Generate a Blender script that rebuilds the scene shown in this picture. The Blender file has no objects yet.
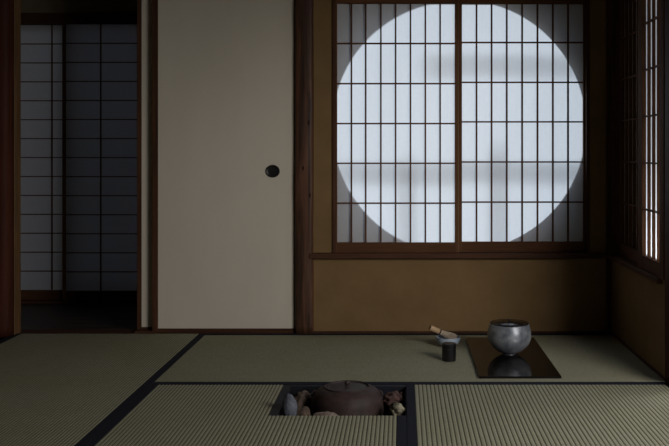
import bpy, bmesh, math, random
from mathutils import Vector, Matrix, noise
random.seed(7)
S = bpy.context.scene
COL = S.collection
PI = math.pi
F = 920.0          # focal length in pixels of the 669-wide frame
H = 0.861          # eye height
YB = 4.378         # back wall plane
XR = 0.993         # right wall plane
XL = -3.0
YF = -1.2
ZC = 2.30

# ------------------------------------------------------------------ materials
def mat(name, rough=0.6, spec=0.5, metal=0.0):
    m = bpy.data.materials.new(name); m.use_nodes = True
    nt = m.node_tree; b = nt.nodes['Principled BSDF']
    b.inputs['Roughness'].default_value = rough
    b.inputs['Specular IOR Level'].default_value = spec
    b.inputs['Metallic'].default_value = metal
    return m, nt, b

def coords(nt, scale=(1,1,1), loc=(0,0,0), kind='Object'):
    tc = nt.nodes.new('ShaderNodeTexCoord'); mp = nt.nodes.new('ShaderNodeMapping')
    mp.inputs['Scale'].default_value = scale; mp.inputs['Location'].default_value = loc
    nt.links.new(tc.outputs[kind], mp.inputs['Vector']); return mp.outputs['Vector']

def noise_tex(nt, vec, scale, detail=4, rough=0.55, dist=0.0):
    n = nt.nodes.new('ShaderNodeTexNoise'); n.inputs['Scale'].default_value = scale
    n.inputs['Detail'].default_value = detail; n.inputs['Roughness'].default_value = rough
    n.inputs['Distortion'].default_value = dist
    nt.links.new(vec, n.inputs['Vector']); return n.outputs['Fac']

def ramp(nt, fac, stops):
    r = nt.nodes.new('ShaderNodeValToRGB'); e = r.color_ramp.elements
    while len(e) < len(stops): e.new(0.5)
    for k, (p, c) in enumerate(stops):
        e[k].position = p; e[k].color = (*c, 1)
    nt.links.new(fac, r.inputs['Fac']); return r.outputs['Color']

def bump(nt, b, h, strength=0.3, dist=0.002):
    n = nt.nodes.new('ShaderNodeBump'); n.inputs['Strength'].default_value = strength
    n.inputs['Distance'].default_value = dist
    nt.links.new(h, n.inputs['Height']); nt.links.new(n.outputs['Normal'], b.inputs['Normal'])

def noisy(name, c1, c2, scale=6, stretch=(1,1,1), rough=0.6, spec=0.5, bs=0.2, bscale=None, bd=0.002, metal=0.0, lo=.35, hi=.65, detail=5, dist=0.0):
    m, nt, b = mat(name, rough, spec, metal)
    v = coords(nt, stretch)
    f = noise_tex(nt, v, scale, detail, .6, dist)
    nt.links.new(ramp(nt, f, [(lo, c1), (hi, c2)]), b.inputs['Base Color'])
    if bs:
        g = noise_tex(nt, v, bscale or scale, 6, .65)
        bump(nt, b, g, bs, bd)
    return m

def wood(name, dark, light, axis='z', rough=0.5, scale=30, spec=0.4, bs=.25):
    st = {'x': (.06, 1, 1), 'y': (1, .06, 1), 'z': (1, 1, .06)}[axis]
    return noisy(name, dark, light, scale, st, rough, spec, bs, None, .001, lo=.3, hi=.72, detail=7, dist=.6)

M = {}
WD, WL = (.040, .018, .011), (.115, .052, .030)
for ax in 'xyz':
    M['wood_' + ax] = wood('dark_wood_' + ax, WD, WL, ax, .65, 30, .12)
    M['sash_' + ax] = wood('sash_wood_' + ax, (.065, .029, .015), (.15, .070, .036), ax, .7, 30, .08)
M['log'] = wood('log_wood', (.018, .009, .006), (.15, .066, .036), 'z', .55, 34, .3, .6)
M['log_red'] = wood('red_log_wood', (.026, .009, .006), (.10, .030, .017), 'z', .6, 14, .12)
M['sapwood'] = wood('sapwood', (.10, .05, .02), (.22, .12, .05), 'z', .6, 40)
M['ochre'] = noisy('ochre_sand_wall', (.192, .120, .056), (.228, .145, .069), 5, rough=.95, spec=.1, bs=.35, bscale=420, bd=.0015)
M['plaster'] = noisy('dark_plaster', (.20, .16, .11), (.24, .19, .13), 4, rough=.95, spec=.1, bs=.2, bscale=300)
M['roomwall'] = noisy('room_plaster', (.20, .155, .10), (.24, .185, .12), 4, rough=.95, spec=.1, bs=.2, bscale=300)
M['white'] = noisy('outer_plaster', (.66, .67, .74), (.71, .72, .79), 4, rough=.95, spec=.1, bs=.1, bscale=200)
M['fusuma'] = noisy('fusuma_paper', (.63, .58, .50), (.68, .625, .54), 3, (1, 1, .35), rough=.85, spec=.15, bs=.12, bscale=160, bd=.0006)
M['ceiling'] = wood('ceiling_board', (.07, .045, .028), (.11, .07, .045), 'x', .7)
M['floor'] = wood('dark_floor_board', (.020, .016, .013), (.045, .034, .026), 'x', .45, 20, .3)
M['border'] = noisy('black_border_cloth', (.010, .011, .018), (.020, .022, .034), 400, rough=.9, spec=.15, bs=.5, bscale=900, bd=.0006)
M['lacquer'] = mat('black_lacquer', .07, .42)[0]; M['lacquer'].node_tree.nodes['Principled BSDF'].inputs['Base Color'].default_value = (.006, .005, .005, 1)
M['lidlacquer'] = mat('lid_black_lacquer', .12, .25)[0]; M['lidlacquer'].node_tree.nodes['Principled BSDF'].inputs['Base Color'].default_value = (.005, .005, .005, 1)
M['lacquer2'] = noisy('satin_black_lacquer', (.008, .007, .008), (.013, .011, .012), 30, rough=.28, spec=.5, bs=0)
M['pull'] = noisy('pull_black_metal', (.008, .008, .009), (.016, .016, .018), 60, rough=.4, spec=.4, bs=.3, bscale=200, bd=.0006)
M['frame'] = noisy('hearth_lacquer', (.008, .009, .014), (.015, .017, .025), 50, rough=.6, spec=.25, bs=.1)
M['soot'] = noisy('hearth_clay', (.012, .010, .010), (.03, .024, .022), 20, rough=.95, spec=.1, bs=.4, bscale=80, bd=.003)
M['ash'] = noisy('ash', (.05, .045, .04), (.10, .09, .08), 30, rough=1, spec=.05, bs=.7, bscale=90, bd=.004)
M['kettle'] = noisy('kettle_iron', (.024, .015, .014), (.054, .033, .030), 26, rough=.62, spec=.35, bs=.55, bscale=150, bd=.0018)
M['lid'] = noisy('kettle_lid_metal', (.024, .017, .016), (.054, .037, .034), 30, rough=.5, spec=.4, bs=.3, bscale=160, bd=.001)
M['jar'] = noisy('jar_glaze', (.13, .15, .185), (.37, .385, .42), 22, rough=.40, spec=.6, bs=.35, bscale=60, bd=.0015, metal=.35)
M['bluebowl'] = noisy('blue_grey_glaze', (.30, .37, .48), (.45, .53, .64), 30, rough=.3, spec=.6, bs=.1)
M['bamboo'] = noisy('bamboo_tan', (.46, .30, .17), (.62, .43, .26), 20, (1, 1, .2), rough=.55, spec=.3, bs=.15)
M['tines'] = noisy('bamboo_tines', (.34, .27, .20), (.48, .39, .30), 60, rough=.7, spec=.2, bs=.2)
M['thread'] = noisy('dark_thread', (.02, .008, .006), (.04, .015, .012), 200, rough=.9, spec=.1, bs=.3)
M['bamboo_out'] = noisy('weathered_bamboo', (.18, .14, .08), (.28, .22, .12), 10, rough=.7, bs=.2)
M['earth'] = noisy('earth', (.12, .10, .07), (.2, .17, .12), 4, rough=1, spec=.1, bs=.5)
M['st_blue'] = noisy('blue_grey_rock', (.06, .067, .09), (.14, .15, .18), 28, rough=.85, bs=.6, bscale=90, bd=.002)
M['st_brown'] = noisy('brown_rock', (.035, .024, .018), (.12, .08, .058), 30, rough=.9, bs=.7, bscale=90, bd=.003)
M['st_tan'] = noisy('tan_rock', (.09, .06, .048), (.30, .235, .20), 34, rough=.9, bs=.6, bscale=90, bd=.002)
M['st_red'] = noisy('reddish_rock', (.03, .014, .012), (.15, .08, .07), 60, rough=.9, bs=.8, bscale=120, bd=.004)
M['st_moss'] = noisy('pale_mossy_rock', (.06, .055, .035), (.34, .31, .22), 50, rough=.9, bs=.7, bscale=110, bd=.003, lo=.4, hi=.62)

def tatami_mat_material(name, along):
    m, nt, b = mat(name, .75, .25)
    v = coords(nt)
    st = (1, .12, 1) if along == 'x' else (.12, 1, 1)    # rush straws run across the ribs
    vs = coords(nt, (.08, 1, 1) if along == 'y' else (1, .08, 1))
    f = noise_tex(nt, vs, 260, 3)
    g = noise_tex(nt, v, 3, 3)
    c1 = ramp(nt, f, [(.3, (.275, .270, .190)), (.7, (.375, .368, .265))])
    c2 = ramp(nt, g, [(.3, (.92, .90, .84)), (.7, (1, 1, 1))])
    mx = nt.nodes.new('ShaderNodeMix'); mx.data_type = 'RGBA'; mx.blend_type = 'MULTIPLY'
    mx.inputs['Factor'].default_value = 1
    nt.links.new(c1, mx.inputs[6]); nt.links.new(c2, mx.inputs[7])
    nt.links.new(mx.outputs[2], b.inputs['Base Color'])
    w = nt.nodes.new('ShaderNodeTexWave'); w.wave_type = 'BANDS'
    w.bands_direction = 'Y' if along == 'y' else 'X'
    w.inputs['Scale'].default_value = 55; w.inputs['Distortion'].default_value = .6
    nt.links.new(v, w.inputs['Vector'])
    bump(nt, b, w.outputs['Fac'], .35, .0008)
    return m
M['rush_y'] = tatami_mat_material('woven_rush_y', 'y')
M['rush_x'] = tatami_mat_material('woven_rush_x', 'x')

M['rush_thread'] = noisy('rush_groove_shade', (.07, .066, .042), (.11, .105, .07), 300, rough=.9, spec=.1, bs=0)  # darker rush colour, paints the shade in the grooves between ribs
def paper_material(name, tr, df):
    m = bpy.data.materials.new(name); m.use_nodes = True
    nt = m.node_tree; nt.nodes.clear()
    out = nt.nodes.new('ShaderNodeOutputMaterial')
    a = nt.nodes.new('ShaderNodeBsdfTranslucent'); d = nt.nodes.new('ShaderNodeBsdfDiffuse')
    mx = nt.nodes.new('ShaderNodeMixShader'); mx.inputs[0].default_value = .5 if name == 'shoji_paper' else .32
    v = coords(nt, (1, 1, .10)); f = noise_tex(nt, v, 190, 3)
    v2 = coords(nt); f2 = noise_tex(nt, v2, 60, 4)
    ad = nt.nodes.new('ShaderNodeMath'); ad.operation = 'ADD'
    nt.links.new(f, ad.inputs[0]); nt.links.new(f2, ad.inputs[1])
    hv = nt.nodes.new('ShaderNodeMath'); hv.operation = 'MULTIPLY'; hv.inputs[1].default_value = .5
    nt.links.new(ad.outputs[0], hv.inputs[0])
    nt.links.new(ramp(nt, hv.outputs[0], [(.32, tuple(.91*c for c in tr)), (.68, tr)]), a.inputs['Color'])
    d.inputs['Color'].default_value = (*df, 1)
    nt.links.new(a.outputs[0], mx.inputs[1]); nt.links.new(d.outputs[0], mx.inputs[2])
    nt.links.new(mx.outputs[0], out.inputs['Surface'])
    return m
M['paper'] = paper_material('shoji_paper', (.84, .88, .95), (.80, .80, .80))
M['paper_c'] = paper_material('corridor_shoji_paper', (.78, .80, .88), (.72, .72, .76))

# ------------------------------------------------------------------ mesh helpers
def box(bm, x0, x1, y0, y1, z0, z1):
    vs = [bm.verts.new(p) for p in ((x0,y0,z0),(x1,y0,z0),(x1,y1,z0),(x0,y1,z0),(x0,y0,z1),(x1,y0,z1),(x1,y1,z1),(x0,y1,z1))]
    for f in ((3,2,1,0),(4,5,6,7),(0,1,5,4),(1,2,6,5),(2,3,7,6),(3,0,4,7)):
        bm.faces.new([vs[i] for i in f])

def obj(name, bm, m, parent=None, loc=(0,0,0), smooth=False, bevel=0, seg=2):
    me = bpy.data.meshes.new(name); bm.normal_update(); bm.to_mesh(me); bm.free()
    o = bpy.data.objects.new(name, me); COL.objects.link(o)
    me.materials.append(M[m] if isinstance(m, str) else m)
    if smooth:
        for p in me.polygons: p.use_smooth = True
    o.location = loc
    if parent: o.parent = parent
    if bevel:
        b = o.modifiers.new('bevel', 'BEVEL'); b.width = bevel; b.segments = seg; b.limit_method = 'ANGLE'
    return o

def boxes(name, lst, m, parent=None, bevel=0):
    """several boxes in one mesh; coordinates are world ones, shifted to the parent's origin"""
    bm = bmesh.new()
    off = parent.location if parent else Vector((0,0,0))
    for b in lst:
        box(bm, b[0]-off.x, b[1]-off.x, b[2]-off.y, b[3]-off.y, b[4]-off.z, b[5]-off.z)
    return obj(name, bm, m, parent, bevel=bevel)

def thing(name, label, cat, loc=(0,0,0), group=None):
    o = bpy.data.objects.new(name, None); COL.objects.link(o); o.location = loc
    o.empty_display_size = .05
    o['label'] = label; o['category'] = cat
    if group: o['group'] = group
    return o

def tag(o, label, cat, group=None):
    o['label'] = label; o['category'] = cat
    if group: o['group'] = group
    return o

def struct(name, lst, m, label=None, bevel=0):
    o = boxes(name, lst, m, bevel=bevel); o['kind'] = 'structure'
    if label: o['label'] = label
    return o

def lathe(bm, prof, seg=64, wob=0.0, wf=3.0):
    rings = []
    for r, z in prof:
        if r < 1e-6:
            rings.append([bm.verts.new((0, 0, z))]); continue
        ring = []
        for k in range(seg):
            a = 2*PI*k/seg
            rr = r * (1 + wob*noise.noise(Vector((math.cos(a)*wf, math.sin(a)*wf, z*25))))
            ring.append(bm.verts.new((rr*math.cos(a), rr*math.sin(a), z)))
        rings.append(ring)
    for a, b in zip(rings, rings[1:]):
        if len(a) == 1 and len(b) == 1: continue
        for k in range(seg):
            k2 = (k+1) % seg
            if len(a) == 1: bm.faces.new((a[0], b[k2], b[k]))
            elif len(b) == 1: bm.faces.new((a[k], a[k2], b[0]))
            else: bm.faces.new((a[k], a[k2], b[k2], b[k]))
    bmesh.ops.recalc_face_normals(bm, faces=bm.faces)

def catmull(pts, n=6):
    out = []
    for i in range(len(pts)-1):
        p0 = pts[max(i-1,0)]; p1 = pts[i]; p2 = pts[i+1]; p3 = pts[min(i+2, len(pts)-1)]
        for k in range(n):
            t = k/n
            out.append(tuple(.5*((2*b)+(-a+c)*t+(2*a-5*b+4*c-d)*t*t+(-a+3*b-3*c+d)*t**3)
                             for a, b, c, d in zip(p0, p1, p2, p3)))
    out.append(pts[-1]); return out

# ------------------------------------------------------------------ room shell
# back wall (sand plastered, ochre) around the window
WX0, WX1, WZ0, WZ1 = -.330, .893, .358, 1.640
struct('wall_back', [(-.47, 1.0, YB, YB+.055, -.2, WZ0), (-.47, WX0, YB, YB+.055, WZ0, ZC),
                     (WX1, 1.0, YB, YB+.055, WZ0, ZC), (WX0, WX1, YB, YB+.055, WZ1, ZC)], 'ochre',
       'ochre sand-plastered wall around the round-lit paper window')
# right wall, with the side window and, nearer the camera, a large opening that lets the day in
RY0, RY1 = 3.505, 4.335
OY0, OY1, OZ0, OZ1 = .6, 3.33, .0, 1.45
T = .06
struct('wall_right', [(XR, XR+T, OY1+.14, YB, -.2, WZ0), (XR, XR+T, RY1, YB, WZ0, ZC), (XR, XR+T, RY0, RY1, 1.64, ZC),
                      (XR, XR+T, OY1+.14, RY0, WZ0, ZC), (XR, XR+T, YF, OY0, -.2, ZC),
                      (XR, XR+T, OY0, OY1, -.2, OZ0), (XR, XR+T, OY0, OY1, OZ1, ZC)], 'ochre',
       'dim ochre side wall under the side window')
struct('wall_left', [(XL-T, XL, YF, 5.25, -.2, ZC)], 'roomwall')
struct('wall_front', [(XL-T, XR+T, YF-T, YF, -.2, ZC)], 'roomwall')
struct('wall_partition', [(XL, -1.93, YB, YB+.055, -.2, ZC), (-1.93, -.47, YB, YB+.055, 1.86, ZC)], 'roomwall')
struct('ceiling', [(XL-T, XR+T, YF-T, 5.6, ZC, ZC+.05)], 'ceiling')
# floor: dark boards under the mats with an opening for the hearth
HX0, HX1, HY0, HY1 = -.438, .0155, 3.006, 3.386
ZF = -.055
struct('floor', [(XL, HX0-.04, YF, YB, ZF-.06, ZF), (HX1+.05, XR, YF, YB, ZF-.06, ZF),
                 (HX0-.04, HX1+.05, YF, HY0-.02, ZF-.06, ZF), (HX0-.04, HX1+.05, HY1+.03, YB, ZF-.06, ZF)], 'floor')
# corridor behind the left opening
YC = 5.245
pl = []
y = 4.47
while y < 5.6:
    pl.append((XL, -.9, y, min(y+.108, 5.6), -.03, -.002)); y += .111
struct('floor_corridor', pl, 'floor', 'dark boarded corridor floor beyond the open doorway', bevel=.002)
struct('wall_corridor_right', [(-.98, -.92, YB+.14, 5.6, -.03, ZC)], 'plaster')
struct('wall_corridor_back', [(XL-T, -.92, YC+.0, YC+.06, 1.651, ZC)], 'plaster', 'dark plaster above the corridor screens')
struct('trim_1', [(XL, -.98, YC-.02, YC+.075, 1.591, 1.651)], 'wood_x', 'dark head rail above the corridor screens')
struct('trim_2', [(XL, -.98, YC-.012, YC+.075, -.002, .012)], 'wood_x', 'dark sill rail under the corridor screens')
# threshold of the sliding doors, flush with the mats
struct('trim_3', [(-1.93, -.508, 4.364, 4.47, -.03, -.001)], 'wood_x', 'dark door sill flush with the mats')
struct('trim_4', [(-1.27, -.508, 4.368, 4.45, 0, .010)], 'wood_x', 'brown rail under the cream sliding doors')
struct('trim_5', [(-1.93, -.508, 4.37, 4.46, 1.80, 1.86)], 'wood_x')
# window sill and frame of the back window
struct('trim_6', [(-.438, XR, YB-.037, YB+.05, WZ0, WZ0+.024)], 'wood_x', 'long dark sill ledge beneath the large paper window', bevel=.002)
struct('trim_7', [(WX0, WX0+.016, YB-.008, YB+.05, WZ0+.024, WZ1)], 'wood_z', 'dark left jamb of the large paper window')
struct('trim_8', [(WX1-.016, WX1, YB-.008, YB+.05, WZ0+.024, WZ1)], 'wood_z', 'dark right jamb of the large paper window')
struct('trim_9', [(WX0, WX1, YB-.008, YB+.05, WZ1-.03, WZ1)], 'wood_x')
# corner post and its side
struct('trim_10', [(XR-.022, XR, YB-.022, YB, 0, ZC)], 'wood_z', 'thin dark post in the right-hand corner')
# side window surround
struct('trim_11', [(XR-.020, XR+.05, RY0, YB-.022, WZ0, WZ0+.020)], 'wood_y', 'dark sill ledge beneath the side window', bevel=.002)
struct('trim_18', [(XR-.010, XR+.05, 3.458, 3.512, WZ0+.02, 1.64)], 'sash_z', 'near jamb of the side window')
struct('trim_12', [(XR-.004, XR+.05, RY1-.02, RY1, WZ0+.02, 1.64)], 'wood_z')
struct('trim_13', [(XR-.006, XR+.05, RY0, RY1, 1.61, 1.64)], 'wood_y')

struct('baseboard_back', [(-.419, XR-.022, YB-.006, YB, 0, .009)], 'wood_x', 'thin dark strip at the foot of the ochre wall')
struct('baseboard_right', [(XR-.006, XR, 3.46, YB-.024, 0, .009)], 'wood_y', 'thin dark strip at the foot of the side wall')
def log_post(name, x0, x1, y0, y1, z1, m, label, amp=.003, seed=0, rnd=.35):
    """squared log with waney (slightly wavy) corners"""
    bm = bmesh.new(); cx, cy = (x0+x1)/2, (y0+y1)/2; hx, hy = (x1-x0)/2, (y1-y0)/2
    n = 24; nz = 60; rings = []
    for j in range(nz+1):
        z = z1*j/nz; ring = []
        for k in range(n):
            a = 2*PI*k/n; c, s = math.cos(a), math.sin(a)
            e = rnd
            px = math.copysign(abs(c)**e, c); py = math.copysign(abs(s)**e, s)
            w = 1 + amp/hx*noise.noise(Vector((c*1.2+seed, s*1.2, z*5.0)))*1.6
            ring.append(bm.verts.new((px*hx*w, py*hy*w, z)))
        rings.append(ring)
    for a, b in zip(rings, rings[1:]):
        for k in range(n):
            bm.faces.new((a[k], a[(k+1)%n], b[(k+1)%n], b[k]))
    bm.faces.new(rings[-1]); bm.faces.new(list(reversed(rings[0])))
    o = obj(name, bm, m, loc=(cx, cy, 0), smooth=True)
    o['kind'] = 'structure'; o['label'] = label
    return o
p = log_post('trim_14', -.508, -.420, 4.345, 4.45, 2.3, 'log', 'dark waney-edged log post between cream door and ochre wall', .0016, 3)
# knots on the log post
bm = bmesh.new()
for kx, kz in ((-.4405, .999), (-.467, .785), (-.4345, .656)):
    mt = Matrix.Translation((kx, 4.3455, kz)) @ Matrix.Diagonal((.004, .003, .011, 1))
    bmesh.ops.create_uvsphere(bm, u_segments=12, v_segments=8, radius=1, matrix=mt)
for f in bm.faces: f.smooth = True
o = obj('knot', bm, 'thread'); o.parent = p; o.matrix_parent_inverse = p.matrix_world.inverted()
o.location = (0.464, -4.3975, 0)
p = log_post('trim_15', -1.965, -1.830, 4.27, 4.40, 2.3, 'log_red', 'reddish brown rounded post at the left edge of the doorway', .003, 9, .6)
struct('trim_16', [(-1.829, -1.822, 4.33, 4.40, -.054, 1.86)], 'sapwood', 'thin paler strip along the left doorway post', bevel=.004)
log_post('trim_17', .985, 1.075, 3.345, 3.455, 2.3, 'log_red', 'dark reddish post at the right edge, beside the side window', .0005, 5, .12)

# ------------------------------------------------------------------ sliding paper screens
def shoji(name, label, x0, x1, y, z0, z1, px0, px1, pz0, pz1, cols, rows, depth=.026, lat=.013, group=None, paper='paper',
          bw=.0076, bh=.0070, xs=None, zs=None):
    """front face of the frame at y; paper on the far side of the lattice. px/pz bound the papered field"""
    t = thing(name, label, 'screen', ((x0+x1)/2, y, z0), group or ('corridor paper screens' if y > 5 else 'window paper screens'))
    W = 'sash_'
    boxes('stile', [(x0, px0, y, y+depth, z0, z1)], W+'z', t, .0015)
    boxes('stile', [(px1, x1, y, y+depth, z0, z1)], W+'z', t, .0015)
    boxes('rail', [(px0, px1, y+.001, y+depth-.001, z0, pz0)], W+'x', t, .0012)
    boxes('rail', [(px0, px1, y+.001, y+depth-.001, pz1, z1)], W+'x', t, .0012)
    lst = []
    ya = y + .004
    xs = xs or [px0+(px1-px0)*k/cols for k in range(1, cols)]
    zs = zs or [pz0+(pz1-pz0)*k/rows for k in range(1, rows)]
    for x in xs: lst.append((x-bw/2, x+bw/2, ya, ya+lat, pz0, pz1))
    for z in zs: lst.append((px0, px1, ya+.001, ya+lat-.0005, z-bh/2, z+bh/2))
    boxes('lattice', lst, W+'z', t)
    bm = bmesh.new(); yy = lat+.0045
    v = [bm.verts.new((a-t.location.x, yy, b-t.location.z)) for a, b in ((px0-.004, pz0-.004), (px1+.004, pz0-.004), (px1+.004, pz1+.004), (px0-.004, pz1+.004))]
    bm.faces.new(v); obj('paper', bm, paper, t)
    return t

def PX(px, D): return (px-402)*D/F
def PZ(py, D): return H-(py-152)*D/F
D1 = YB-.003
zt = PZ(3.5, D1)
shoji('shoji_screen', 'left paper screen of the large window, lit by left half of bright circle',
      PX(333.5, D1), PX(459, D1), D1, WZ0+.024, 1.612, PX(337, D1), PX(455.2, D1), PZ(242.6, D1), zt, 8, 6,
      xs=[PX(v, D1) for v in (351.3, 365.6, 380.8, 395.6, 410.5, 425.4, 440.2)], zs=[PZ(v, D1) for v in (43.3, 83.5, 123.5, 163.3, 203.3)])
boxes('edge_highlight', [(PX(457.9, D1), PX(458.7, D1), D1-.002, D1+.002, WZ0+.03, 1.60)], 'sapwood', bpy.data.objects['shoji_screen'])  # pale strip added as the highlight along the stile's lit edge
D2 = YB+.026
shoji('shoji_screen', 'right paper screen of the large window, lit by right half of bright circle',
      PX(457.0, D2), PX(588, D2), D2, WZ0+.024, 1.612, PX(462, D2), PX(583.7, D2), PZ(241.8, D2), PZ(3.8, D2), 8, 6,
      xs=[PX(v, D2) for v in (476.7, 491.8, 507, 522.4, 537.8, 553.2, 568.4)], zs=[PZ(v, D2) for v in (42.3, 82.2, 121.8, 162.0, 202.2)])
# side window screens: built facing -Y and turned to face -X
def side_screen(label, ya, yb, xface, pya, pyb, cols):
    L = yb-ya
    t = shoji('shoji_screen', label, 0, L, 0, WZ0+.020, 1.612, yb-pyb, yb-pya, .434, 1.580, cols, 6)
    t.location = (xface, (ya+yb)/2, WZ0+.020); t.rotation_euler = (0, 0, -PI/2)
    return t
# after the turn local +x points to -Y, local +y to +X
side_screen('near paper screen of the side window, streaked with bright daylight', 3.505, 3.868, XR-.002, 3.520, 3.800, 4)
side_screen('far paper screen of the side window, in shadow beside the corner', 3.835, 4.315, XR+.026, 3.87, 4.285, 6)

# corridor screens
def corridor(label, x0, x1, y, px0, px1, muntins, paper='paper_c'):
    lo, hi = PZ(291.2, YC), 1.600
    return shoji('shoji_screen', label, x0, x1, y, .012, 1.600, px0, px1, lo, PZ(24, YC), 2, 14, .026, .010, None, paper, .006, .0055, muntins)
corridor('left corridor screen seen through doorway, paler paper beside the reddish post', -2.56, -1.926, YC+.034, -2.53, -1.950, [-2.446, -2.229, -2.012])
corridor('dark corridor screen filling the doorway, in front of the paler one', -1.938, -1.28, YC+.002, -1.922, -1.31, [-1.721, -1.51])
corridor('unseen extra corridor screen, added to dim the dark one', -1.92, -1.26, YC+.064, -1.90, -1.29, [-1.70, -1.49])  # second paper layer, added so less light reaches the front screen
corridor('corridor screen at the far left behind the post', XL, -2.54, YC+.002, XL+.03, -2.57, [-2.79])

# ------------------------------------------------------------------ sliding doors (fusuma)
def fusuma(label, x0, x1, y, z0, z1, sw_l, sw_r, rail=.012):
    t = thing('sliding_door', label, 'door', ((x0+x1)/2, y, z0), 'cream paper sliding doors')
    boxes('panel', [(x0+sw_l, x1-sw_r, y+.003, y+.018, z0+rail, z1-.02)], 'fusuma', t)
    boxes('stile', [(x0, x0+sw_l, y, y+.022, z0, z1)], 'wood_z', t, .002)
    boxes('stile', [(x1-sw_r, x1, y, y+.022, z0, z1)], 'wood_z', t, .002)
    boxes('rail', [(x0+sw_l, x1-sw_r, y, y+.022, z0, z0+rail)], 'wood_x', t, .001)
    boxes('rail', [(x0+sw_l, x1-sw_r, y, y+.022, z1-.02, z1)], 'wood_x', t, .001)
    return t
DF = 4.372
f1 = fusuma('wide cream paper sliding door with a round black pull', PX(152, DF), PX(296, DF), DF, .010, 1.81, .028, .009)
f2 = fusuma('cream sliding door behind the wide one, only a narrow strip showing', PX(137, 4.41), PX(210, 4.41), 4.408, .010, 1.81, .022, .02)
bm = bmesh.new()
prof = [(.0, -.0015), (.020, -.0018), (.0255, -.0022), (.0265, -.003), (.0300, -.005), (.0330, -.0045), (.0340, -.001), (.0340, .0035)]
lathe(bm, prof, 48)
o = obj('door_pull', bm, 'pull', f1, smooth=True)
o.location = (PX(272.6, DF)-f1.location.x, .0035, PZ(171.2, DF)-f1.location.z)
o.rotation_euler = (-PI/2, 0, 0); o.scale = (1, .9, 1)
o['label'] = 'round black recessed pull'

# ------------------------------------------------------------------ tatami mats
PITCH = .0149
def ribbed(bm, x0, x1, y0, y1, z0, z1, along, pitch, hh):
    """slab whose top is ribbed; ribs run along the given axis"""
    a0, a1 = (x0, x1) if along == 'y' else (y0, y1)
    b0, b1 = (y0, y1) if along == 'y' else (x0, x1)
    n = max(1, round((a1-a0)/pitch)); sub = 8; pts = [(a0, z0)]
    for i in range(n):
        for k in range(sub):
            u = k/sub
            pts.append((a0+(a1-a0)*(i+u)/n, z1-hh+hh*abs(math.sin(PI*u))**.6))
    pts += [(a1, z1-hh), (a1, z0)]
    rows = []
    for b in (b0, b1):
        rows.append([bm.verts.new((a, b, z) if along == 'y' else (b, a, z)) for a, z in pts])
    for i in range(len(pts)-1):
        f = bm.faces.new((rows[0][i], rows[0][i+1], rows[1][i+1], rows[1][i]))
        if (i-1) % sub in (0, sub-1): f.material_index = 1  # groove faces get the dark colour as painted shade
    bm.faces.new((rows[0][-1], rows[0][0], rows[1][0], rows[1][-1]))
    bm.faces.new(rows[0][::-1]); bm.faces.new(rows[1])
    bmesh.ops.recalc_face_normals(bm, faces=bm.faces)

def tatami(label, along, slabs, borders, loc, pitch=.0145, hh=.0013):
    t = thing('tatami_mat', label, 'mat', loc, 'straw mats covering the floor')
    bm = bmesh.new()
    for s in slabs:
        ribbed(bm, s[0]-loc[0], s[1]-loc[0], s[2]-loc[1], s[3]-loc[1], -.0545-loc[2], -loc[2], along, pitch, hh)
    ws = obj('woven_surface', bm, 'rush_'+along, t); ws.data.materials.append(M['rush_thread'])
    for b in borders:
        boxes('cloth_border', [(b[0], b[1], b[2], b[3], -.0545, .0006)], 'border', t, .0008)
    return t
ZM = -.0545
JX = -.9275
tatami('ribbed straw mat running from the doorway along the left side', 'y', [(-1.805, JX-.034, 2.45, 4.362)],
       [(-1.838, -1.8055, 2.45, 4.362), (JX-.0335, JX-.0005, 2.45, 4.362)], (-1.38, 3.4, ZM), .0114, .0016)
YM = 3.405
tatami('smooth-looking straw mat along the back wall, under the jar and bowl', 'x', [(JX+.0005, .990, YM+.0425, 4.326)],
       [(JX+.0005, .990, YM+.0005, YM+.042), (JX+.0005, .990, 4.3265, 4.362)], (0.03, 3.9, ZM))
tatami('ribbed straw mat with the square sunken hearth cut in its corner', 'y',
       [(JX+.025, HX0, 1.51, YM-.0005), (HX0+.0001, HX1-.032, 1.51, HY0-.0005)],
       [(JX, JX+.0245, 1.51, YM-.0005), (HX1-.0315, HX1-.0008, 1.51, HY0-.0005)], (-.46, 2.4, ZM), .0130, .0014)
tatami('ribbed straw mat at the front right, nearest the side window post', 'y',
       [(HX1+.030, .976, 1.51, YM-.0005)],
       [(HX1, HX1+.0295, 1.51, YM-.0005), (.9765, .990, 1.51, YM-.0005)], (.5, 2.4, ZM))
# mats of the rest of the room, beyond the frame, nearer the camera
tatami('straw mat laid across in front, below the view', 'x', [(JX, .99, .58, 1.48)], [(JX, .99, .55, .58), (JX, .99, 1.48, 1.508)], (0, 1, ZM))

# ------------------------------------------------------------------ sunken hearth
h = thing('sunken_hearth', 'square sunken hearth with black frame, holding the iron kettle', 'hearth', ((HX0+HX1)/2, (HY0+HY1)/2, -.30))
zb = -.30
boxes('hearth_box', [(HX0-.02, HX1+.03, HY0-.015, HY1+.018, zb, zb+.02),
                     (HX0-.02, HX0+.002, HY0-.015, HY1+.018, zb, -.056), (HX1+.008, HX1+.03, HY0-.015, HY1+.018, zb, -.056),
                     (HX0, HX1+.02, HY0-.015, HY0-.0005, zb, -.056), (HX0, HX1+.02, HY1-.001, HY1+.018, zb, -.056)], 'soot', h)
boxes('hearth_frame', [(HX0+.0008, HX0+.031, HY0+.0005, HY1+.0165, -.075, -.0008), (HX0+.031, HX1-.001, HY1-.004, HY1+.0165, -.075, -.0008),
                       (HX1-.004, HX1-.001, HY0+.0005, HY1-.004, -.075, -.010)], 'frame', h, .0015)
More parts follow.
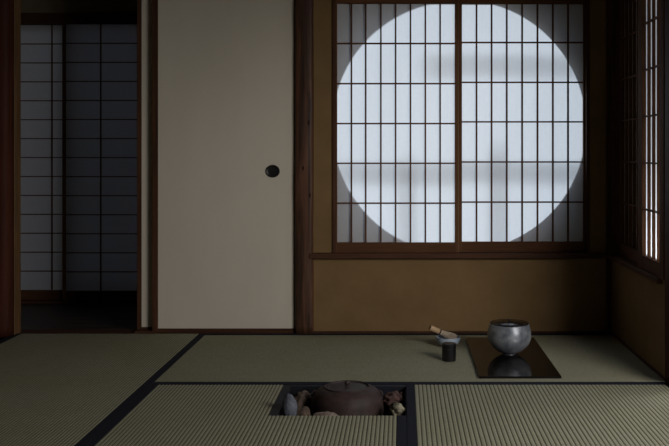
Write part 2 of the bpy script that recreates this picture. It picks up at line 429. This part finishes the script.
# bed of ash
bm = bmesh.new(); n = 40; g = []
for j in range(n+1):
    row = []
    for i in range(n+1):
        x = HX0+.004+(HX1-HX0)*i/n-h.location.x; yy = HY0+.001+(HY1-HY0-.003)*j/n-h.location.y
        row.append(bm.verts.new((x, yy, .165+.014*noise.noise(Vector((x*18, yy*18, 1))))))
    g.append(row)
for j in range(n):
    for i in range(n): bm.faces.new((g[j][i], g[j][i+1], g[j+1][i+1], g[j+1][i]))
obj('ash_bed', bm, 'ash', h, smooth=True)

# ------------------------------------------------------------------ kettle
KX, KY = -.191, 3.205
k = thing('kettle', 'brown cast-iron tea kettle with a flat knobbed lid in the hearth', 'kettle', (KX, KY, -.125))
z0 = .125
prof = catmull([(.0, .0), (.060, .001), (.100, .018), (.121, .052), (.1265, .085), (.1250, .110), (.1215, .132), (.109, .1535), (.092, .164), (.080, .167)], 5)
prof += [(.079, .1705), (.0765, .172), (.074, .1705), (.073, .160), (.072, .155), (.0, .155)]
bm = bmesh.new(); lathe(bm, prof, 80, .008, 2.2)
obj('body', bm, 'kettle', k, smooth=True)
prof = [(.0715, .157), (.0718, .1655), (.0695, .168), (.067, .1672), (.063, .1665)] + catmull([(.060, .1675), (.040, .1695), (.015, .1705), (.0, .1708)], 4)
bm = bmesh.new(); lathe(bm, prof, 64, .002)
ld = obj('lid', bm, 'lid', k, smooth=True)
prof = catmull([(.0065, .170), (.0060, .173), (.0085, .178), (.0100, .183), (.0080, .188), (.003, .1905), (.0, .191)], 4)
bm = bmesh.new(); lathe(bm, prof, 24, .03)
obj('knob', bm, 'lid', ld, smooth=True)
for sx in (-1, 1):     # small lug ears on the shoulders
    bm = bmesh.new()
    ring = []
    for i in range(20):
        a = 2*PI*i/20
        c = Vector((sx*(.112+.010*math.cos(a)), 0, .143+.011*math.sin(a)))
        n1 = Vector((sx*math.cos(a), 0, math.sin(a))); n2 = Vector((0, 1, 0))
        ring.append([bm.verts.new(c+(n1*math.cos(b)+n2*math.sin(b))*.0035) for b in [2*PI*q/8 for q in range(8)]])
    for i in range(20):
        for q in range(8):
            bm.faces.new((ring[i][q], ring[(i+1)%20][q], ring[(i+1)%20][(q+1)%8], ring[i][(q+1)%8]))
    bmesh.ops.recalc_face_normals(bm, faces=bm.faces)
    obj('lug', bm, 'kettle', k, smooth=True)

# ------------------------------------------------------------------ rocks around the kettle
def rock(label, c, s, m, seed, rot=(0,0,0), rough=.28, fr=1.3):
    bm = bmesh.new(); bmesh.ops.create_icosphere(bm, subdivisions=4, radius=1)
    for v in bm.verts:
        d = 1+rough*noise.noise(v.co*fr+Vector((seed*3.1, seed, 0)))+.10*noise.noise(v.co*4+Vector((seed, 0, 0)))+.04*noise.noise(v.co*11)
        v.co *= d
        v.co.x *= s[0]; v.co.y *= s[1]; v.co.z *= s[2]
    o = obj('rock', bm, m, loc=c, smooth=True); o.rotation_euler = rot
    return tag(o, label, 'rock', 'rocks around the kettle')
def at(px, py, D): return ((px-402)*D/F, D, H-(py-152)*D/F)
rock('upright rounded blue-grey rock at the left of the hearth', at(289.8, 408, 3.07), (.0245, .030, .045), 'st_blue', 11, (0, -.10, 0), .10)
rock('dark brown rock behind the blue-grey one in the hearth', at(297.5, 409, 3.22), (.027, .032, .060), 'st_brown', 2, (0, .1, .3))
rock('pale tan-topped rock left of the kettle', at(306.0, 397.0, 3.30), (.023, .026, .020), 'st_tan', 3, (0, .25, .2))
rock('low brown rock wedged between pale rock and kettle', at(302.5, 415, 3.11), (.024, .022, .030), 'st_brown', 6, (0, 0, .3))
rock('flat crusty tan rock in front of the kettle base', at(325, 419.5, 3.045), (.052, .020, .026), 'st_tan', 4, (0, 0, .05), .2)
rock('rough reddish rock right of the kettle', at(393, 401, 3.29), (.036, .040, .028), 'st_red', 5, (0, .1, .2), .45, 1.9)
rock('dark red rock against the right wall of the hearth', at(401, 403, 3.345), (.013, .026, .034), 'st_red', 8, (0, 0, 0), .4)
rock('pale mossy rock in the front right corner of the hearth', at(396.8, 410.5, 3.10), (.0235, .030, .028), 'st_moss', 7, (0, -.35, .2), .35, 1.8)

# ------------------------------------------------------------------ lacquer board, jar
bd = boxes('lacquer_board', [(-.156, .156, -.367, .367, 0, .009)], 'lacquer', bevel=.0007)
bd.location = (.450, 3.862, .0002)
tag(bd, 'long glossy black lacquer board lying on the back mat', 'board')
JXc, JY = .453, 3.884
j = thing('water_jar', 'squat round silver-grey jar with black lid, on black lacquer board', 'jar', (JXc, JY, .0092))
prof = catmull([(.0, .0), (.025, .0), (.029, .003), (.054, .016), (.080, .041), (.0915, .068), (.0910, .094), (.0850, .117), (.0825, .126)], 6)
prof += [(.0815, .128), (.0790, .128), (.0775, .125), (.078, .105), (.07, .06), (.0, .03)]
bm = bmesh.new(); lathe(bm, prof, 80, .006, 1.5)
obj('body', bm, 'jar', j, smooth=True)
prof = [(.0, .118), (.0765, .118), (.0785, .1275), (.0810, .1290), (.0815, .1315), (.0790, .1330), (.0740, .1325)] + catmull([(.068, .1330), (.040, .1375), (.012, .1385), (.0, .1386)], 4)
bm = bmesh.new(); lathe(bm, prof, 64)
ld = obj('lid', bm, 'lidlacquer', j, smooth=True); ld['label'] = 'black lacquered lid'
prof = catmull([(.004, .138), (.0035, .141), (.006, .144), (.0045, .147), (.0, .148)], 4)
bm = bmesh.new(); lathe(bm, prof, 24); obj('knob', bm, 'lacquer2', ld, smooth=True)

# ------------------------------------------------------------------ tea caddy, bowl, whisk
c = thing('tea_caddy', 'small black cylindrical lacquer tea caddy standing before the bowl', 'caddy', (PX(449, 3.80), 3.80, .0002))
prof = [(0, 0), (.0275, 0), (.0288, .0015), (.0290, .051), (.0290, .0515)]
bm = bmesh.new(); lathe(bm, prof + [(0, .0515)], 48); obj('body', bm, 'lacquer2', c, smooth=False)
prof = [(0, .0522), (.0291, .0522), (.0293, .0535), (.0292, .0685), (.0275, .0708), (.022, .0718), (0, .0722)]
bm = bmesh.new(); lathe(bm, prof, 48); obj('lid', bm, 'lacquer2', c, smooth=False)
BX, BY = PX(448.3, 4.08), 4.08
b = thing('tea_bowl', 'shallow blue-grey glazed tea bowl holding the whisk', 'bowl', (BX, BY, .0002))
prof = [(0, .003), (.022, .003), (.023, 0), (.026, 0), (.027, .006)] + catmull([(.036, .008), (.047, .016), (.0525, .027), (.0535, .0405)], 5) + \
       [(.0530, .0418), (.0515, .0415)] + catmull([(.0500, .037), (.045, .026), (.028, .013), (0, .011)], 5)
bm = bmesh.new(); lathe(bm, prof, 64, .006, 1.5); obj('body', bm, 'bluebowl', b, smooth=True)
# whisk: local axis +z runs from the handle's end to the tips of the tines
wroot = thing('tea_whisk', 'tan bamboo tea whisk with dark thread, leaning in the blue-grey bowl', 'whisk', (0, 0, 0))
bm = bmesh.new(); lathe(bm, [(0, .002), (.0095, .002), (.0112, 0), (.0118, .002), (.0118, .024), (.0113, .026), (.0118, .028), (.0115, .048), (0, .048)], 32)
obj('handle', bm, 'bamboo', wroot, smooth=True)
bm = bmesh.new(); lathe(bm, [(.0110, .047), (.0130, .0478), (.0130, .0515), (.0110, .0522)], 32)
obj('thread', bm, 'thread', wroot, smooth=True)
bm = bmesh.new()
for ringr, n, end in ((1.0, 60, .0195), (.55, 34, .010)):
    for i in range(n):
        a = 2*PI*i/n; ca, sa = math.cos(a), math.sin(a); rad = Vector((ca, sa, 0)); tan = Vector((-sa, ca, 0))
        pr = catmull([(.0105*ringr, .050), (.0135*ringr, .074), (end*.92, .099), (end, .117), (end*.86, .128), (end*.70, .131)], 3)
        wd = .0006; prev = None
        for r, z in pr:
            q = [bm.verts.new(rad*r+tan*s*wd+Vector((0,0,z))+rad*u*.0004) for s, u in ((-1,-1),(1,-1),(1,1),(-1,1))]
            if prev:
                for e in range(4): bm.faces.new((prev[e], prev[(e+1)%4], q[(e+1)%4], q[e]))
            else: bm.faces.new(q)
            prev = q
        bm.faces.new(prev[::-1])
bmesh.ops.recalc_face_normals(bm, faces=bm.faces)
ti = obj('tines', bm, 'tines', wroot)
ti['label'] = 'splayed fine bamboo tines'
pa = Vector((PX(430.0, 4.07), 4.07, PZ(327.4, 4.07))); pb = Vector((PX(459, 4.10), 4.10, PZ(340.5, 4.10)))
dirv = (pb-pa).normalized()
wroot.location = pa; wroot.rotation_mode = 'QUATERNION'; wroot.rotation_quaternion = dirv.to_track_quat('Z', 'Y')

# ------------------------------------------------------------------ outside: plaster wall with the round opening
CX, CZ, CR = .275, .982, .607
gap = .085
YP = YB + .020
SD = Vector((-.24, -.92, -.34)).normalized()
YO = YB + .055 + .022
tg = (YO-YP)/-SD.y
HXc, HZc = CX - SD.x*tg, CZ - SD.z*tg
bm = bmesh.new()
X0, X1, Z0_, Z1_ = -.9, 1.10, -.2, 2.35
n = 128; th = .018; inner = []; outer = []
for k_ in range(n):
    a = 2*PI*k_/n; ca, sa = math.cos(a), math.sin(a)
    t_ = min(((X1-HXc) if ca > 0 else (X0-HXc))/ca if abs(ca) > 1e-9 else 1e9, ((Z1_-HZc) if sa > 0 else (Z0_-HZc))/sa if abs(sa) > 1e-9 else 1e9)
    inner.append((HXc+CR*ca, HZc+CR*sa)); outer.append((HXc+t_*ca, HZc+t_*sa))
vi = [[bm.verts.new((x, y_, z)) for x, z in inner] for y_ in (YO, YO+th)]
vo = [[bm.verts.new((x, y_, z)) for x, z in outer] for y_ in (YO, YO+th)]
for k_ in range(n):
    q = (k_+1) % n
    bm.faces.new((vi[0][k_], vi[0][q], vo[0][q], vo[0][k_])); bm.faces.new((vi[1][q], vi[1][k_], vo[1][k_], vo[1][q]))
    bm.faces.new((vi[0][q], vi[0][k_], vi[1][k_], vi[1][q]))
    bm.faces.new((vo[0][k_], vo[0][q], vo[1][q], vo[1][k_]))
bmesh.ops.recalc_face_normals(bm, faces=bm.faces)
o = obj('wall_outer', bm, 'white'); o['kind'] = 'structure'; o['label'] = 'outer wall with the round opening behind the paper window'
struct('wall_cavity', [(-.60, WX0-.02, YB+.055, YO, -.2, ZC), (WX1+.02, XR+T, YB+.055, YO, -.2, ZC),
                       (WX0-.02, WX1+.02, YB+.055, YO, -.2, WZ0-.02), (WX0-.02, WX1+.02, YB+.055, YO, 1.66, ZC)], 'white')
struct('ground', [(-6, 6, 5.6, 12, -.5, -.42), (1.10, 6, -3, 5.6, -.5, -.42)], 'earth')

def pole(name, a, b, r, label, parent=None):
    a, b = Vector(a), Vector(b); L = (b-a).length
    bm = bmesh.new(); pr = [(0, 0)]
    nn = max(1, int(L/.25))
    for i in range(nn):
        z = L*i/nn
        pr += [(r, z+.001), (r, z+L/nn*.93), (r*1.1, z+L/nn*.965), (r, z+L/nn*.999)]
    lathe(bm, pr+[(0, L)], 20)
    o = obj(name, bm, 'bamboo_out', smooth=True); o.rotation_mode = 'QUATERNION'
    o.location = a; o.rotation_quaternion = (b-a).to_track_quat('Z', 'Y')
    return o
def shadow_to(px, py, t):     # the point outside whose shadow falls at this place on the window paper
    P = Vector((PX(px, YP), YP, PZ(py, YP))); return P - SD*t
t = 1.05
fence = thing('bamboo_fence', 'bamboo rail fence outside the window, seen only as blurred shadows on its paper', 'fence', (0, 0, 0))
A = shadow_to(335, 173, t); B = shadow_to(600, 176, t)
o = pole('rail', A, B, .021, ''); o.parent = fence
A = shadow_to(425, 66, t); B = shadow_to(640, 70, t)
o = pole('rail', A, B, .017, ''); o.parent = fence
for px, top, r in ((408, 160, .014), (497, 150, .016)):
    P = shadow_to(px, top, t*.9)
    o = pole('upright', (P.x, P.y, -.42), P, r, ''); o.parent = fence
for px, top, r in ((432, 56, .010), (450, 40, .012)):
    pass
P = shadow_to(640, 50, t); o = pole('upright', (P.x, P.y, -.42), P, .02, ''); o.parent = fence
P = shadow_to(270, 160, t); o = pole('upright', (P.x, P.y, -.42), P, .02, ''); o.parent = fence
sh = boxes('shade_board', [(1.085, 1.105, 3.84, 4.45, -.42, 1.70)], 'wood_z')  # added out of view to keep light off the far side screen
tag(sh, 'unseen board added outside to shade the far half of the side window', 'blocker')
struct('sun_blocker', [(-4.5, -.45, 6.25, 6.35, -.5, 2.7)], 'earth')  # unseen slab added to block the sun from the corridor screens
struct('sun_blocker_top', [(-4.5, -.9, 5.32, 5.75, 2.3, 2.36)], 'wood_x')  # unseen board added overhead to cut light on the corridor screens

# ------------------------------------------------------------------ light
def area(name, loc, rot, sx, sy, power, color):
    l = bpy.data.lights.new(name, 'AREA'); l.shape = 'RECTANGLE'; l.size = sx; l.size_y = sy
    l.energy = power; l.color = color
    o = bpy.data.objects.new(name, l); COL.objects.link(o); o.location = loc; o.rotation_euler = rot
    return o
def aim(o, p):
    o.rotation_mode = 'QUATERNION'; o.rotation_quaternion = (Vector(p)-o.location).to_track_quat('-Z', 'Y')
a = area('daylight_garden_door', (1.95, 1.0, 1.40), (0, 0, 0), 1.1, .8, 51, (1.0, .95, .88)); aim(a, (.75, 2.9, 0))
a = area('daylight_side_window', (1.45, 3.58, .12), (0, 0, 0), .3, .3, 15, (1.0, .97, .93)); aim(a, (1.0, 3.63, .60))
s = bpy.data.lights.new('sun', 'SUN'); s.energy = 4.1; s.angle = math.radians(6.5); s.color = (.87, .95, 1.0)
so = bpy.data.objects.new('sun', s); COL.objects.link(so); so.rotation_mode = 'QUATERNION'
so.rotation_quaternion = SD.to_track_quat('-Z', 'Y'); so.location = (3, 8, 4)
w = bpy.data.worlds.new('sky'); S.world = w; w.use_nodes = True
bg = w.node_tree.nodes['Background']; bg.inputs[0].default_value = (.74, .82, .95, 1); bg.inputs[1].default_value = .43

# ------------------------------------------------------------------ camera
cd = bpy.data.cameras.new('camera'); cam = bpy.data.objects.new('camera', cd); COL.objects.link(cam)
cam.location = (0, 0, H); cam.rotation_euler = (PI/2, 0, 0)
cd.sensor_width = 36; cd.lens = F/669*36
cd.shift_x = -(402-334.5)/669; cd.shift_y = -(223-152)/669
cd.clip_start = .05
S.camera = cam
S.view_settings.view_transform = 'Standard'; S.view_settings.look = 'None'
S.view_settings.exposure = 0; S.view_settings.gamma = 1; S.view_settings.use_curve_mapping = False
S.cycles.max_bounces = 12; S.cycles.diffuse_bounces = 6; S.cycles.transmission_bounces = 8
S.cycles.use_denoising = True
